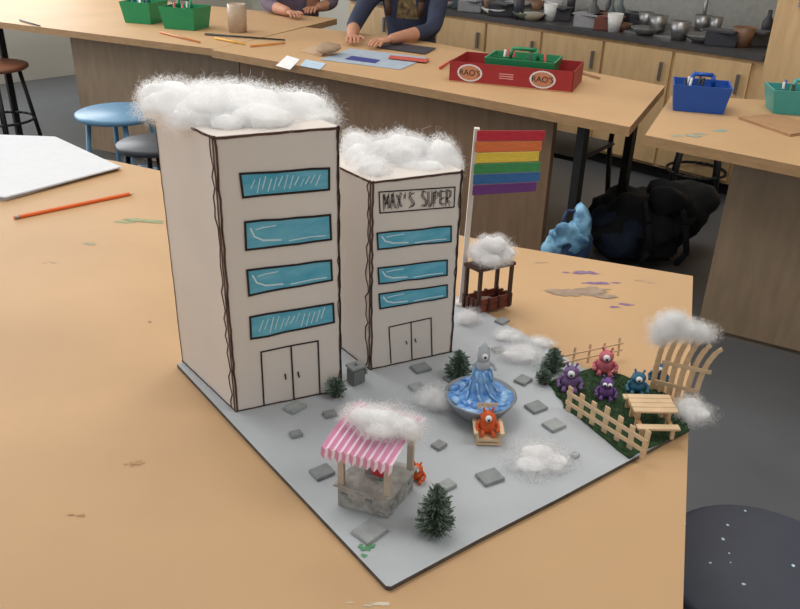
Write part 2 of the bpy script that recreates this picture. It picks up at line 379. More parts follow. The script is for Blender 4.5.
cotton('cotton_cloud',[cl(362,163,1.24,.038,.05,.036),cl(400,152,1.25,.055,.05,.034),cl(440,158,1.25,.035,.045,.030),cl(375,172,1.17,.032,.03,.022),cl(420,172,1.2,.045,.03,.022),cl(357,146,1.28,.028,.03,.026),cl(452,165,1.24,.02,.03,.018)],30000,.012,core=.78,out=1.15)
def puff(px,py,r,h,n=4,nf=3500,name='cotton_puff'):
    c=P(px,py);bl=[]
    for k in range(n):
        a=random.random()*6.28;d=r*.6*random.random()**.5
        s=random.uniform(.45,.8)
        bl.append((c+V((math.cos(a)*d,math.sin(a)*d*.8,h*s*.6)),(r*s,r*s*.8,h*s)))
    return cotton(name,bl,nf,r*.42,.4,30,.00010,core=.60,out=1.35)
puff(434,407,.030,.024,6,6500);puff(540,463,.040,.013,9,8000);puff(466,322,.022,.020,5,4000)
puff(522,357,.038,.014,8,6500);puff(695,416,.030,.024,6,6000);puff(512,339,.028,.013,6,4500);puff(545,345,.024,.009,5,3000)
# ---------------------------------------------------------------- flag
fb=P(461,304);n=V((0,-1,0))
ft=PL(477,128,fb,n)
m=MB();m.box((0,0,0),(1,1,1),WHITE,M=Mx.Translation((fb+ft)/2)@(ft-fb).to_track_quat('Z','Y').to_matrix().to_4x4()@Mx.Diagonal((.0125,.009,(ft-fb).length,1)))
m.cyl(fb,fb+Z*.006,.014,.012,WHITE)
tl,tr,br_,bl_=[PL(x,y,fb,n)+n*.006 for x,y in ((477,129),(543,129),(536,190),(472,194))]
for i,c in enumerate([(192,46,62),(224,118,68),(236,204,78),(68,146,88),(56,108,168),(108,58,128)]):
    mm=mat('flag_%d'%i,c,.6,.1,90,stretch=(1,1,5));t0,t1=i/6,(i+1)/6
    K=10
    j0=.004*math.sin(i*2.3);j1=.003*math.cos(i*1.7)
    tlL,trR=tl.lerp(tr,-j0*6),tr+V((j1,0,0))
    top=[tlL.lerp(trR,k/K).lerp(bl_.lerp(br_+V((j1,0,0)),k/K),t0+.01)+n*.0008*(i%2) for k in range(K+1)]
    bot=[tlL.lerp(trR,k/K).lerp(bl_.lerp(br_+V((j1,0,0)),k/K),t1-.005)+n*.0008*(i%2) for k in range(K+1)]
    for k in range(K):m.slab([top[k],top[k+1],bot[k+1],bot[k]],n,.002,mm)
m.obj('rainbow_flag')
# ---------------------------------------------------------------- bottle-brush trees
def tree(px,py,h,r,dens=1000,frost=.3):
    m=MB();c=P(px,py);m.lathe([(0,0),(.007,0),(.008,.004),(.003,.006),(0,.006)],c,TRUNK,12)
    m.cyl(c,c+Z*h,.0016,.0008,TRUNK,6)
    bm=m.bm;ig=m.mi(NEED);iw=m.mi(NEEDW)
    for k in range(dens):
        t=random.random()**1.2;z=.006+t*(h-.006);R=r*(1-t**1.7)**.7*random.uniform(.6,1.15)*(1+.25*math.sin(t*26))+.001
        a=random.random()*6.283;d=V((math.cos(a),math.sin(a),random.uniform(-.2,.6)))
        p=c+Z*z;q=p+d*R;s=V((-d.y,d.x,0))*.0008;up=Z*.0008
        f=bm.faces.new([bm.verts.new(p+d*R*.2-s),bm.verts.new(p+d*R*.2+s),bm.verts.new(q+s*.6),bm.verts.new(q-s*.6)]);f.material_index=ig
        f=bm.faces.new([bm.verts.new(p+d*R*.6-up),bm.verts.new(p+d*R*.6+up),bm.verts.new(q+up),bm.verts.new(q-up)]);f.material_index=iw if random.random()<frost else ig
    return m.obj('miniature_pine_tree',recalc=False)
tree(435,531,.072,.019,1500,.4);tree(458,378,.052,.017,900);tree(552,372,.046,.016,900,.45);tree(336,396,.032,.014,600);tree(543,383,.026,.011,450)
# ---------------------------------------------------------------- trash bin
m=MB();c=P(356,382)
m.box(c+Z*.014,(.024,.02,.028),mat('bin_grey',(118,122,122),.7,.1),BA,bev=.002);m.box(c+Z*.03,(.027,.023,.004),mat('bin_lid',(140,144,144),.7),BA,bev=.001)
m.cyl(c+Z*.033,c+Z*.037,.003,.002,STONE,8)
m.box(c+bx*.014-by*.003+Z*.02,(.003,.014,.01),STONE,BA);m.obj('miniature_trash_bin')
# ---------------------------------------------------------------- fountain
m=MB();c=P(479,413);FG=mat('fountain_stone',(132,137,144),.7,.12,60)
m.lathe([(0,0),(.026,0),(.033,.004),(.044,.018),(.052,.030),(.054,.034),(.050,.034),(.046,.028),(0,.024)],c,FG,36,.01)
WB=mat('fountain_water',(56,120,204),.25,.2,70,rgb2=(132,184,234),coat=.5,stretch=(1,2.2,1))
WL=mat('fountain_water_light',(146,192,238),.3,.1,70,coat=.4)
m.lathe([(.0495,.031),(.044,.034),(.036,.034),(.026,.039),(.019,.050),(.0150,.064),(.0125,.078),(0,.082)],c,WB,40,.07)
for i in range(16):
    a=i*.393;R=random.uniform(.028,.043);m.sph(c+V((math.cos(a)*R,math.sin(a)*R,.034)),(.010,.006,.0045),WB if i%3 else WL,2,.4,70,a+1.2)
for i in range(8):
    a=i*.785;m.tube([c+V((math.cos(a+t*.5)*r_,math.sin(a+t*.5)*r_,z_)) for t,r_,z_ in ((0,.0125,.079),(.5,.0165,.062),(1,.022,.047),(1.5,.032,.037))],.0016,WL,6)
WPT=mat('white_clay',(225,228,232),.5,.05);SLV=mat('silver_clay',(178,185,194),.45,.1,80)
# grey creature statue: body, head, ears, arms, eye
m.sph(c+Z*.086,(.0115,.0105,.011),SLV,3,.12,90)
m.lathe([(0,.092),(.0085,.094),(.0100,.102),(.0085,.111),(.0045,.118),(.0015,.123),(0,.124)],c,SLV,18,.05)
m.sph(c+V((.001,-.0090,.104)),(.0048,.0035,.0052),WPT,2);m.sph(c+V((.001,-.0123,.104)),(.0020,.0014,.0022),INK,2)
for sx in (-1,1):
    m.tube([c+V((sx*.009,0,.091)),c+V((sx*.016,-.004,.086)),c+V((sx*.018,-.007,.080))],.003,SLV,8,.002)
    m.sph(c+V((sx*.0062,0,.113)),(.0022,.002,.0035),SLV,2)
m.obj('miniature_fountain')
# ---------------------------------------------------------------- creatures
def creature(px,py,rgb,s=1,face=-math.pi/2-.2,z=0,p=None,eye=1):
    c=(p or P(px,py))+Z*z;m=MB();b=mat('clay_%d_%d_%d'%rgb,rgb,.6,.18,160)
    R=Mx.Rotation(face+math.pi/2,3,'Z')
    L=lambda x,y,zz:c+R@V((x*s,y*s,zz*s))
    m.sph(L(0,0,.0105),(.0115*s,.010*s,.0105*s),b,3,.2,90)
    m.sph(L(0,-.001,.0235),(.0095*s,.009*s,.0085*s),b,3,.15,90)
    for sx in (-1,1):
        m.tube([L(sx*.009,0,.016),L(sx*.014,-.004,.012),L(sx*.013,-.010,.009)],.0028*s,b,8,.0020*s);m.sph(L(sx*.013,-.011,.009),.0028*s,b,2)
        m.tube([L(sx*.005,-.004,.005),L(sx*.007,-.013,.004)],.0035*s,b,8,.0027*s);m.sph(L(sx*.007,-.014,.0045),(.0032*s,.003*s,.0042*s),b,2)
        m.tube([L(sx*.004,0,.030),L(sx*.006,0,.034)],.0012*s,b,6);m.sph(L(sx*.006,0,.035),.0018*s,b,2)
    for ex in ((0,) if eye==1 else (-.0035,.0035)):
        m.sph(L(ex,-.0090,.0255),.0045*s if eye==1 else .0034*s,WPT,2);m.sph(L(ex,-.0130 if eye==1 else -.012,.0255),.0018*s,INK,2)
    return m.obj('clay_creature')
creature(569,388,(120,92,142),1.3);creature(604,372,(206,108,124),1.3);creature(605,397,(112,76,142),1.1,eye=2);creature(636,392,(56,112,140),1.15);creature(657,381,(48,94,130),1.05)
creature(0,0,(214,94,44),1.1,p=P(486,438),z=.0125,face=-math.pi/2)
creature(417,479,(218,96,44),.8)
m=MB();c=P(487,438);k_=1.2
for sx in (-1,1):
    for yy in (-.014,.012):m.box(c+V((sx*.013,yy,.007))*k_,(.004,.004,.014*k_),STICK)
    m.box(c+V((sx*.0155,-.002,.018))*k_,(.006,.038,.003),STICK)
for k in range(5):m.box(c+V((0,-.013+k*.0062,.0095))*k_,(.026*k_,.0062,.002),STICK)
for k in range(4):
    M=Mx.Translation(c+V((-.009+k*.006,.017,.022))*k_)@Mx.Rotation(-.25,4,'X');m.box(0,(.0062,.002,.036),STICK,M=M)
for k in range(2):m.box(c+V((0,-.0155,.003+k*.005))*k_,(.028*k_,.002,.0036),STICK)
m.obj('miniature_deck_chair')
# ---------------------------------------------------------------- market stall
m=MB();a=P(338,505);b=P(388,519);cc=P(413,489);d=a+cc-b
GS=mat('stall_stone',(164,161,157),.85,.25,90,bump=.4,bscale=200);GL=mat('stall_post',(190,178,162),.7,.1)
def wl(m,p,q,z0,z1,mm,th=.004):
    p=V(p);q=V(q);dd=(q-p).normalized();nn=V((-dd.y,dd.x,0))*th
    m.prism([p,q,q+nn,p+nn],BZ+z0,BZ+z1,mm)
wl(m,a,b,.0003,.032,GS);wl(m,b,cc,.0003,.032,GS);wl(m,cc,d,.0003,.032,GS);wl(m,d,a,.0003,.032,GS)
for row in range(4):
    for e in ((a,b),(b,cc)):
        for j in range(4):
            if random.random()<.35:continue
            t=.13+j*.24+(row%2)*.06;q=e[0].lerp(e[1],min(t,.92));m.box(q+Z*(.005+row*.0075),(.0095,.003,.0055),random.choice((STONEE,STONE,GS)),math.atan2((e[1]-e[0]).y,(e[1]-e[0]).x),bev=.0008)
x1=(b-a).normalized();y1=(cc-b).normalized()
ctr=[a-x1*.004-y1*.004,b+x1*.004-y1*.004,cc+x1*.004+y1*.004,d-x1*.004+y1*.004]
m.prism([(p[0],p[1]) for p in ctr],BZ+.032,BZ+.035,GS)
for p in (a,b,cc,d):
    q=p.lerp((a+cc)/2,.10);hh=.092 if p in (a,b) else .106
    m.box(q+Z*(.034+(hh-.034)/2),(.008,.006,hh-.034),GL,math.atan2(x1.y,x1.x))
rd=mat('sign_red',(190,50,60),.6);tl_=mat('sign_teal',(80,160,150),.6)
mid=(a+cc)/2
m.box(mid+Z*.049-y1*.004+x1*.002,(.030,.002,.024),mat('sign_grey',(130,126,130),.7),math.atan2(x1.y,x1.x));m.box(mid+Z*.045-y1*.0058+x1*.004,(.018,.002,.010),rd,math.atan2(x1.y,x1.x)-.2);m.box(mid+Z*.055-y1*.0058,(.016,.002,.007),tl_,math.atan2(x1.y,x1.x)-.3);m.box(mid+Z*.037+x1*.012,(.012,.01,.004),tl_,.5)
PK=mat('awning_pink',(224,150,186),.6,.08);PW=mat('awning_white',(238,222,232),.6,.03)
af=a-x1*.015-y1*.010;bf=b+x1*.010-y1*.010;ab=d-x1*.015+y1*.008
Wd=(bf-af);Dp=(ab-af);K=60
g=[]
for i in range(K+1):
    u=i/K;wv=.0018*math.cos(u*math.tau*10);sc_=.003*abs(math.sin(u*math.pi*10))
    row=[af+Wd*u+Z*(.083+wv-sc_)-y1*.0025]
    for j in range(7):
        t=j/6;row.append(af+Wd*u+Dp*t+Z*(.093+.018*t+.004*math.sin(t*3.14)+wv))
    g.append([m.bm.verts.new(p) for p in row])
for i in range(K):
    mm=PK if (int((i+.5)/K*20)%2==0) else PW
    for j in range(7):
        f=m.bm.faces.new((g[i][j],g[i+1][j],g[i+1][j+1],g[i][j+1]));f.material_index=m.mi(mm)
m.obj('miniature_market_stall')
top=mid+Z*.118
cotton('cotton_puff',[(top+x1*(-.024)+y1*.004,(.024,.020,.012)),(top+x1*.004+y1*.008,(.030,.024,.015)),(top+x1*.027+y1*.006,(.026,.020,.012)),(top+x1*.012-y1*.010-Z*.004,(.026,.014,.009)),(top+x1*.042+y1*.004-Z*.006,(.016,.014,.012))],11000,.011,.4,30,.0001,core=.7,out=1.28)
# ---------------------------------------------------------------- far kiosk
m=MB();a=P(463,307);b=P(477,314);cc=P(510,306);d=a+cc-b
ang=math.atan2((cc-b).y,(cc-b).x)
m.prism([a,b,cc,d],BZ+.0003,BZ+.004,RBR)
for p,q in ((a,b),(b,cc),(cc,d),(d,a)):
    wl(m,p,q,.004,.014,RBR,.003);wl(m,p,q,.0155,.026,RBR,.003)
    for t in (.0,.33,.66,1):
        m.box(p.lerp(q,t*.94+.03)+Z*.015,(.005,.005,.026),DBR,ang)
for p in (a,b,cc,d):
    q=p.lerp((a+cc)/2,.08);m.box(q+Z*.045,(.006,.006,.09),DBR,ang)
mid=(a+cc)/2
m.prism([mid+(p-mid)*1.08 for p in (a,b,cc,d)],BZ+.086,BZ+.092,DBR)
m.sph(mid+Z*.012,(.018,.012,.008),mat('kiosk_goods',(150,120,110),.8),2,.5,60)
m.obj('miniature_gazebo')
GC=mid+Z*.109
cotton('cotton_puff',[(GC-V((.018,0,0)),(.028,.024,.020)),(GC+V((.018,0,0)),(.029,.026,.020)),(GC+V((.002,0,.018)),(.028,.024,.020)),(GC+V((-.002,-.018,-.006)),(.026,.014,.016))],9000,.010,.4,30,core=.75,out=1.18)
# ---------------------------------------------------------------- garden
m=MB()
gp=[P(548,383),P(565,408),P(628,459),P(690,432),P(668,396),P(600,368)]
pts=[]
for i in range(len(gp)):
    for t in range(6):
        q=gp[i].lerp(gp[(i+1)%len(gp)],t/6);pts.append(q+V((random.uniform(-.003,.003),random.uniform(-.003,.003),0)))
m.prism([(p[0],p[1]) for p in pts],BZ+.0003,BZ+.003,GRASS)
gc=sum(gp,V())/len(gp);ig=m.mi(GRASS)
for k in range(5000):
    e=random.randrange(len(gp));q=gc.lerp(gp[e].lerp(gp[(e+1)%len(gp)],random.random()),random.random()**.5)
    q.z=BZ+.002;a_=random.random()*6.28;s=V((math.cos(a_),math.sin(a_),0))*.0006;t=V((random.gauss(0,.002),random.gauss(0,.002),random.uniform(.002,.006)))
    f=m.bm.faces.new([m.bm.verts.new(q-s),m.bm.verts.new(q+s),m.bm.verts.new(q+t)]);f.material_index=ig
m.obj('artificial_grass_patch',recalc=False)
def stick(m,p,q,w,th,face,mm=STICK):
    p=V(p);q=V(q);zz=(q-p).normalized();xx=V(face).cross(zz).normalized();yy=zz.cross(xx)
    M=Mx((xx,yy,zz)).transposed().to_4x4();M.translation=(p+q)/2
    m.box(0,(w,th,(q-p).length),mm,M=M,bev=min(w,th)*.25)
def fence(pa,pb,n,h,w=.006):
    m=MB();d=(pb-pa).normalized();nn=V((d.y,-d.x,0))
    for i in range(n):
        q=pa.lerp(pb,i/(n-1));o=V((random.uniform(-.002,.002),0,0))
        stick(m,q,q+Z*h*random.uniform(.92,1.08)+o+d*random.uniform(-.002,.002),w,.0025,nn)
    for zz in (.35,.72):stick(m,pa+Z*h*zz-d*.005+nn*.0024,pb+Z*h*zz+d*.005+nn*.0024,w*.75,.002,nn)
    return m.obj('craft_stick_fence')
fence(P(568,411),P(642,459),7,.045,.0092);fence(P(556,370),P(618,356),5,.036,.0042)
m=MB();pa=P(652,391);pb=P(694,402)
for i in range(6):
    q=pa.lerp(pb,i/5);k=i/5
    prev=q
    for j in range(1,8):
        t=j/7;x=q+Z*(.090*math.sin(t*1.35)+.006*math.sin(k*3)*t)+V((.022*t*t*(.5+k*.9),.014*t,0))
        stick(m,prev,x,.0098*(1 if j<7 else .8),.0024,V((.2,-1,0)));prev=x
stick(m,pa+Z*.02+V((0,-.002,0)),pb+Z*.02+V((.003,-.002,0)),.007,.002,V((0,-1,0)));stick(m,pa+Z*.055+V((.006,-.001,0)),pb+Z*.055+V((.016,-.001,0)),.007,.002,V((0,-1,0)))
m.obj('craft_stick_slat_screen')
q=PL(668,328,P(670,395),V((0,-1,0)))
cotton('cotton_puff',[(q,(.026,.018,.020)),(q+V((.026,0,-.002)),(.026,.017,.018)),(q+V((.052,0,-.008)),(.020,.014,.015)),(q+V((-.008,0,-.016)),(.016,.012,.016)),(q+V((.006,0,.014)),(.020,.014,.014))],11000,.013,.4,30,.0001,core=.55,out=1.35)
m=MB();c=P(648,424);an=BA-.62;KS=1.4
X=V((math.cos(an),math.sin(an),0));Y=V((-X.y,X.x,0))
def bxx(x,y,z,sx,sy,sz,mm=STICK):m.box(c+(X*x+Y*y+Z*z)*KS,(sx*KS,sy*KS,sz*KS),mm,an,bev=.0005)
for k in range(4):bxx(0,-.0125+k*.0084,.026,.046,.008,.0022)
for sx in (-.016,.016):
    for sy in (-.01,.01):bxx(sx,sy,.0135,.004,.004,.022)
    bxx(sx,0,.013,.004,.056,.003,STICKD)
for sy in (-.028,.028):
    bxx(0,sy,.0155,.044,.009,.0025)
    for sx in (-.016,.016):bxx(sx,sy,.008,.004,.004,.012)
m.obj('miniature_picnic_table')
# ---------------------------------------------------------------- table objects
m=MB();p=U(14,218,TZ+.0045);q=U(134,193,TZ+.0045);d=(q-p).normalized()
OR=mat('pencil_orange',(226,104,48),.4,.05)
m.cyl(p+d*.012,q-d*.012,.0046,.0046,OR,6,False);m.cyl(q-d*.012,q,.0046,.0008,STICK,6);m.cyl(q-d*.003,q,.0012,.0004,INK,6)
m.cyl(p+d*.004,p+d*.012,.0043,.0043,STEEL,12);m.cyl(p,p+d*.004,.0042,.004,mat('eraser_pink',(210,120,120),.8),12);m.obj('pencil')
PAP=mat('paper_white',(218,220,226),.7,.02)
m=MB()
for k in range(7):
    o=random.uniform(-.006,.006)
    q4=[U(118+o*500,168+k*.4,TZ),U(5,201,TZ),U(-120,190,TZ),U(-60,136,TZ),U(55,140,TZ)]
    m.prism([(v.x+o,v.y-o) for v in q4][::-1],TZ+.0005+k*.0018,TZ+.0016+k*.0018,PAP)
m.obj('paper_stack')
RED=mat('crate_red',(156,44,48),.5,.06);CARD=mat('cardboard',(190,150,110),.8,.06)
root=empty('cardboard_fruit_crate')
a=U(449,81,TZ+.001);b=U(572,93,TZ+.001);dx=(b-a).normalized();yy=V((-dx.y,dx.x,0));D=.26;H=.085
c4=[a,b,b+yy*D,a+yy*D]
m=MB();m.prism([(p.x,p.y) for p in c4],TZ+.001,TZ+.005,CARD)
for i in range(4):
    p,q=c4[i],c4[(i+1)%4];dd=(q-p).normalized();nn=V((-dd.y,dd.x,0))*.004
    m.prism([p,q,q+nn,p+nn],TZ+.005,TZ+H,RED,ms=RED)
m.obj('tray',root)
m=MB();nn=-yy
for t,wd in ((.17,.055),(.76,.055)):
    cen=a.lerp(b,t)+Z*.042+nn*.0005
    pts=[cen+dx*math.cos(j*.3927)*wd+Z*math.sin(j*.3927)*.036 for j in range(16)]
    m.slab(pts,nn,.0006,PAP)
    pts=[cen+nn*.0006+dx*math.cos(j*.3927)*wd*.86+Z*math.sin(j*.3927)*.030 for j in range(16)];m.slab(pts,nn,.0004,mat('label_tan',(190,130,100),.6))
cen=a.lerp(b,.47)+Z*.042+nn*.0005
for k in range(3):m.slab([cen-dx*.03+Z*(-.012+k*.009),cen+dx*.03+Z*(-.012+k*.009),cen+dx*.03+Z*(-.008+k*.009),cen-dx*.03+Z*(-.008+k*.009)],nn,.0006,mat('label_pink',(220,150,150),.6))
m.obj('label',root)
for t in (.17,.76):
    cu=bpy.data.curves.new('label_text','FONT');cu.body="RAO'S";cu.size=.034;cu.align_x='CENTER';cu.align_y='CENTER';cu.extrude=.0003
    o=bpy.data.objects.new('label_text',cu);sc.collection.objects.link(o);cu.materials.append(INK)
    M=Mx((dx,Z,nn)).transposed().to_4x4();M.translation=a.lerp(b,t)+Z*.042+nn*.002;o.matrix_world=M;o.parent=root
def caddy(c,ang,L,W,H,col,name='craft_caddy',handle=True):
    m=MB();mm=mat(name+'_%d_%d_%d'%col,col,.35,.04);X=V((math.cos(ang),math.sin(ang),0));Y=V((-X.y,X.x,0));c=V(c)
    def rect(l,w,z):return [c+X*sx*l+Y*sy*w+Z*z for sx,sy in((-.5,-.5),(.5,-.5),(.5,.5),(-.5,.5))]
    lo=rect(L*.86,W*.82,.001);hi=rect(L,W,H);li=rect(L*.95,W*.92,H);lb=rect(L*.83,W*.78,.006);i=m.mi(mm);R_=[[m.bm.verts.new(p) for p in r] for r in (lo,hi,li,lb)]
    for r1,r2 in zip(R_,R_[1:]):
        for k in range(4):m.bm.faces.new((r1[k],r1[(k+1)%4],r2[(k+1)%4],r2[k])).material_index=i
    m.bm.faces.new(R_[3]);m.bm.faces.new(R_[0][::-1])
    m.box(c+Z*H*.5,(L*.86,.004,H*.85),mm,ang);m.box(c+X*L*.0+Z*H*.45,(.004,W*.82,H*.8),mm,ang)
    hp=[c+X*(-L*.2)+Z*H*.9,c+X*(-L*.17)+Z*H*1.3,c+X*(L*.17)+Z*H*1.3,c+X*L*.2+Z*H*.9];m.tube(hp,.008,mm,8)
    for k in range(6):
        p=c+X*random.uniform(-.38,.38)*L+Y*random.uniform(-.3,.3)*W+Z*.015;cc_=random.choice([(200,70,70),(70,90,160),(40,40,40),(210,210,210),(60,130,80)])
        m.tube([p,p+V((random.uniform(-.02,.02),random.uniform(-.02,.02),H*1.02))],.005,mat('marker_%d_%d_%d'%cc_,cc_,.4),8)
    return m.obj(name)
caddy(U(697,109,TZ),RZ+.5,.21,.16,.10,(34,84,172));caddy(U(146,22,TZ),-.3,.2,.2,.12,(36,140,92));caddy(U(187,28,TZ),-.3,.22,.2,.12,(36,140,92))
caddy(a.lerp(b,.55)+yy*.13+Z*.006,math.atan2(dx.y,dx.x),.3,.2,.10,(44,132,88))
caddy(U(802,112,TZ),RZ+.6,.28,.16,.09,(74,164,160))
m=MB();c=U(238,32,TZ);m.lathe([(0,0.001),(.05,.001),(.055,.12),(.05,.13),(.052,.15),(.047,.15),(.046,.01),(0,.01)],c,mat('jar_plastic',(190,170,150),.3),24);m.lathe([(0,.011),(.046,.011),(.05,.1),(0,.1)],c,mat('jar_fill',(150,110,80),.8),20);m.obj('plastic_jar')
def sheet(q,col,name='paper_and_glint_sheet',z=.001):
    m=MB();p=[U(x,y,TZ) for x,y in q];m.prism([(v.x,v.y) for v in p],TZ+z,TZ+z+.002,mat('sheet_%d_%d_%d'%col,col,.6));return m.obj(name)
sheet([(320,60),(400,70),(428,58),(350,49)],(170,184,200));sheet([(375,48),(425,55),(436,49),(390,43)],(70,68,76),z=.004)
sheet([(345,60),(375,64),(380,61),(352,57)],(64,66,140),z=.004);sheet([(276,66),(290,70),(300,60),(287,56)],(250,252,255));sheet([(300,66),(320,70),(326,64),(306,60)],(190,214,236));sheet([(388,60),(426,64),(430,61),(390,57)],(196,90,80),z=.007)  # white and pale-blue sheets are light glints on the tabletop, done as colour
sheet([(300,52),(322,56),(330,50),(312,46)],(200,170,140),'craft_paper')
m=MB()
for k in range(2):
    q=[U(738,119,TZ),U(790,137,TZ),U(830,131,TZ),U(775,116,TZ)];m.prism([(v.x,v.y+.005*k) for v in q],TZ+.001+k*.004,TZ+.004+k*.004,mat('kraft_dark',(178,138,102),.8))
m.obj('cardboard_piece')
m=MB()
for (x0,y0,x1_,y1_,c) in ((205,34,285,40,(40,40,40)),(215,38,245,44,(226,170,60)),(440,68,452,60,(200,60,60)),(250,46,285,43,(210,140,60)),(160,32,200,42,(200,120,60)),(20,20,40,26,(60,60,60)),(580,72,600,78,(160,120,90))):
    m.cyl(U(x0,y0,TZ+.0075),U(x1_,y1_,TZ+.0075),.006,.004,mat('brush_%d_%d_%d'%c,c,.5),8)
m.obj('paintbrush_pile')
m=MB();stain(m,700,135,.05,.03,(150,165,150),6);stain(m,720,130,.03,.02,(130,170,160),4);m.obj('paint_stain')
m=MB();m.sph(U(328,48,TZ+.034),(.07,.055,.024),mat('crumpled_kraft',(165,140,116),.8),3,.6,14);m.obj('crumpled_paper')
# ---------------------------------------------------------------- floor things
m=MB();c=U(650,262,0);BK=mat('backpack_black',(24,26,32),.8,.3,15,bump=.5,bscale=30);BKB=mat('backpack_navy',(34,44,66),.8,.3,15)
m.sph(c+V((0,.12,.15)),(.24,.17,.15),BK,4,.6,6);m.sph(c+V((.10,.1,.22)),(.14,.12,.13),BK,3,.6,7);m.sph(c+V((-.14,.06,.11)),(.14,.13,.1),BKB,3,.6,7);m.sph(c+V((.02,.02,.28)),(.08,.07,.08),BK,3,.6,9)
m.box(c+V((.0,-.06,.1)),(.2,.06,.14),BK,.2,bev=.03)
for sx in (-.07,.09):m.tube([c+V((sx,.0,.28)),c+V((sx,-.1,.22)),c+V((sx+.02,-.12,.1)),c+V((sx,-.08,.03))],.014,BK,8)
m.obj('backpack')
m=MB();c=V((.62,2.72,0));BB=mat('bag_blue',(30,72,120),.3,.3,16,rgb2=(140,196,230));BD=mat('bag_navy',(34,56,92),.5,.2,16)
m.sph(c+Z*.19,(.09,.08,.18),BD,4,.45,9);m.sph(c+V((-.02,-.01,.36)),(.06,.05,.07),BB,4,.7,14);m.sph(c+V((.03,0,.41)),(.04,.045,.06),BB,3,.7,14);m.sph(c+V((-.06,0,.32)),(.04,.04,.05),BB,3,.7,14)
m.tube([c+V((-.05,0,.38)),c+V((-.03,0,.46)),c+V((.03,0,.46)),c+V((.05,0,.38))],.006,BD,8);m.obj('blue_bag')
stool(U(690,200,0),.17,.45,SD,BLACK)
def chair(c,ang):
    m=MB();c=V((c[0],c[1],0));X=V((math.cos(ang),math.sin(ang),0));Y=V((-X.y,X.x,0))
    for sx in(-1,1):
        m.tube([c+X*sx*.2-Y*.2,c+X*sx*.18-Y*.17+Z*.43],.012,BLACK,8);m.tube([c+X*sx*.2+Y*.22,c+X*sx*.18+Y*.17+Z*.43,c+X*sx*.17+Y*.22+Z*.66],.012,BLACK,8)
        m.tube([c+X*sx*.2-Y*.2+Z*.03,c+X*sx*.2+Y*.22+Z*.03],.01,BLACK,8)
    m.box(c+Z*.44,(.4,.38,.02),SD,ang,bev=.008);m.box(c+Y*.21+Z*.60,(.38,.02,.12),SD,ang,bev=.008);return m.obj('stacking_chair')
chair((.72,3.68),-.66)
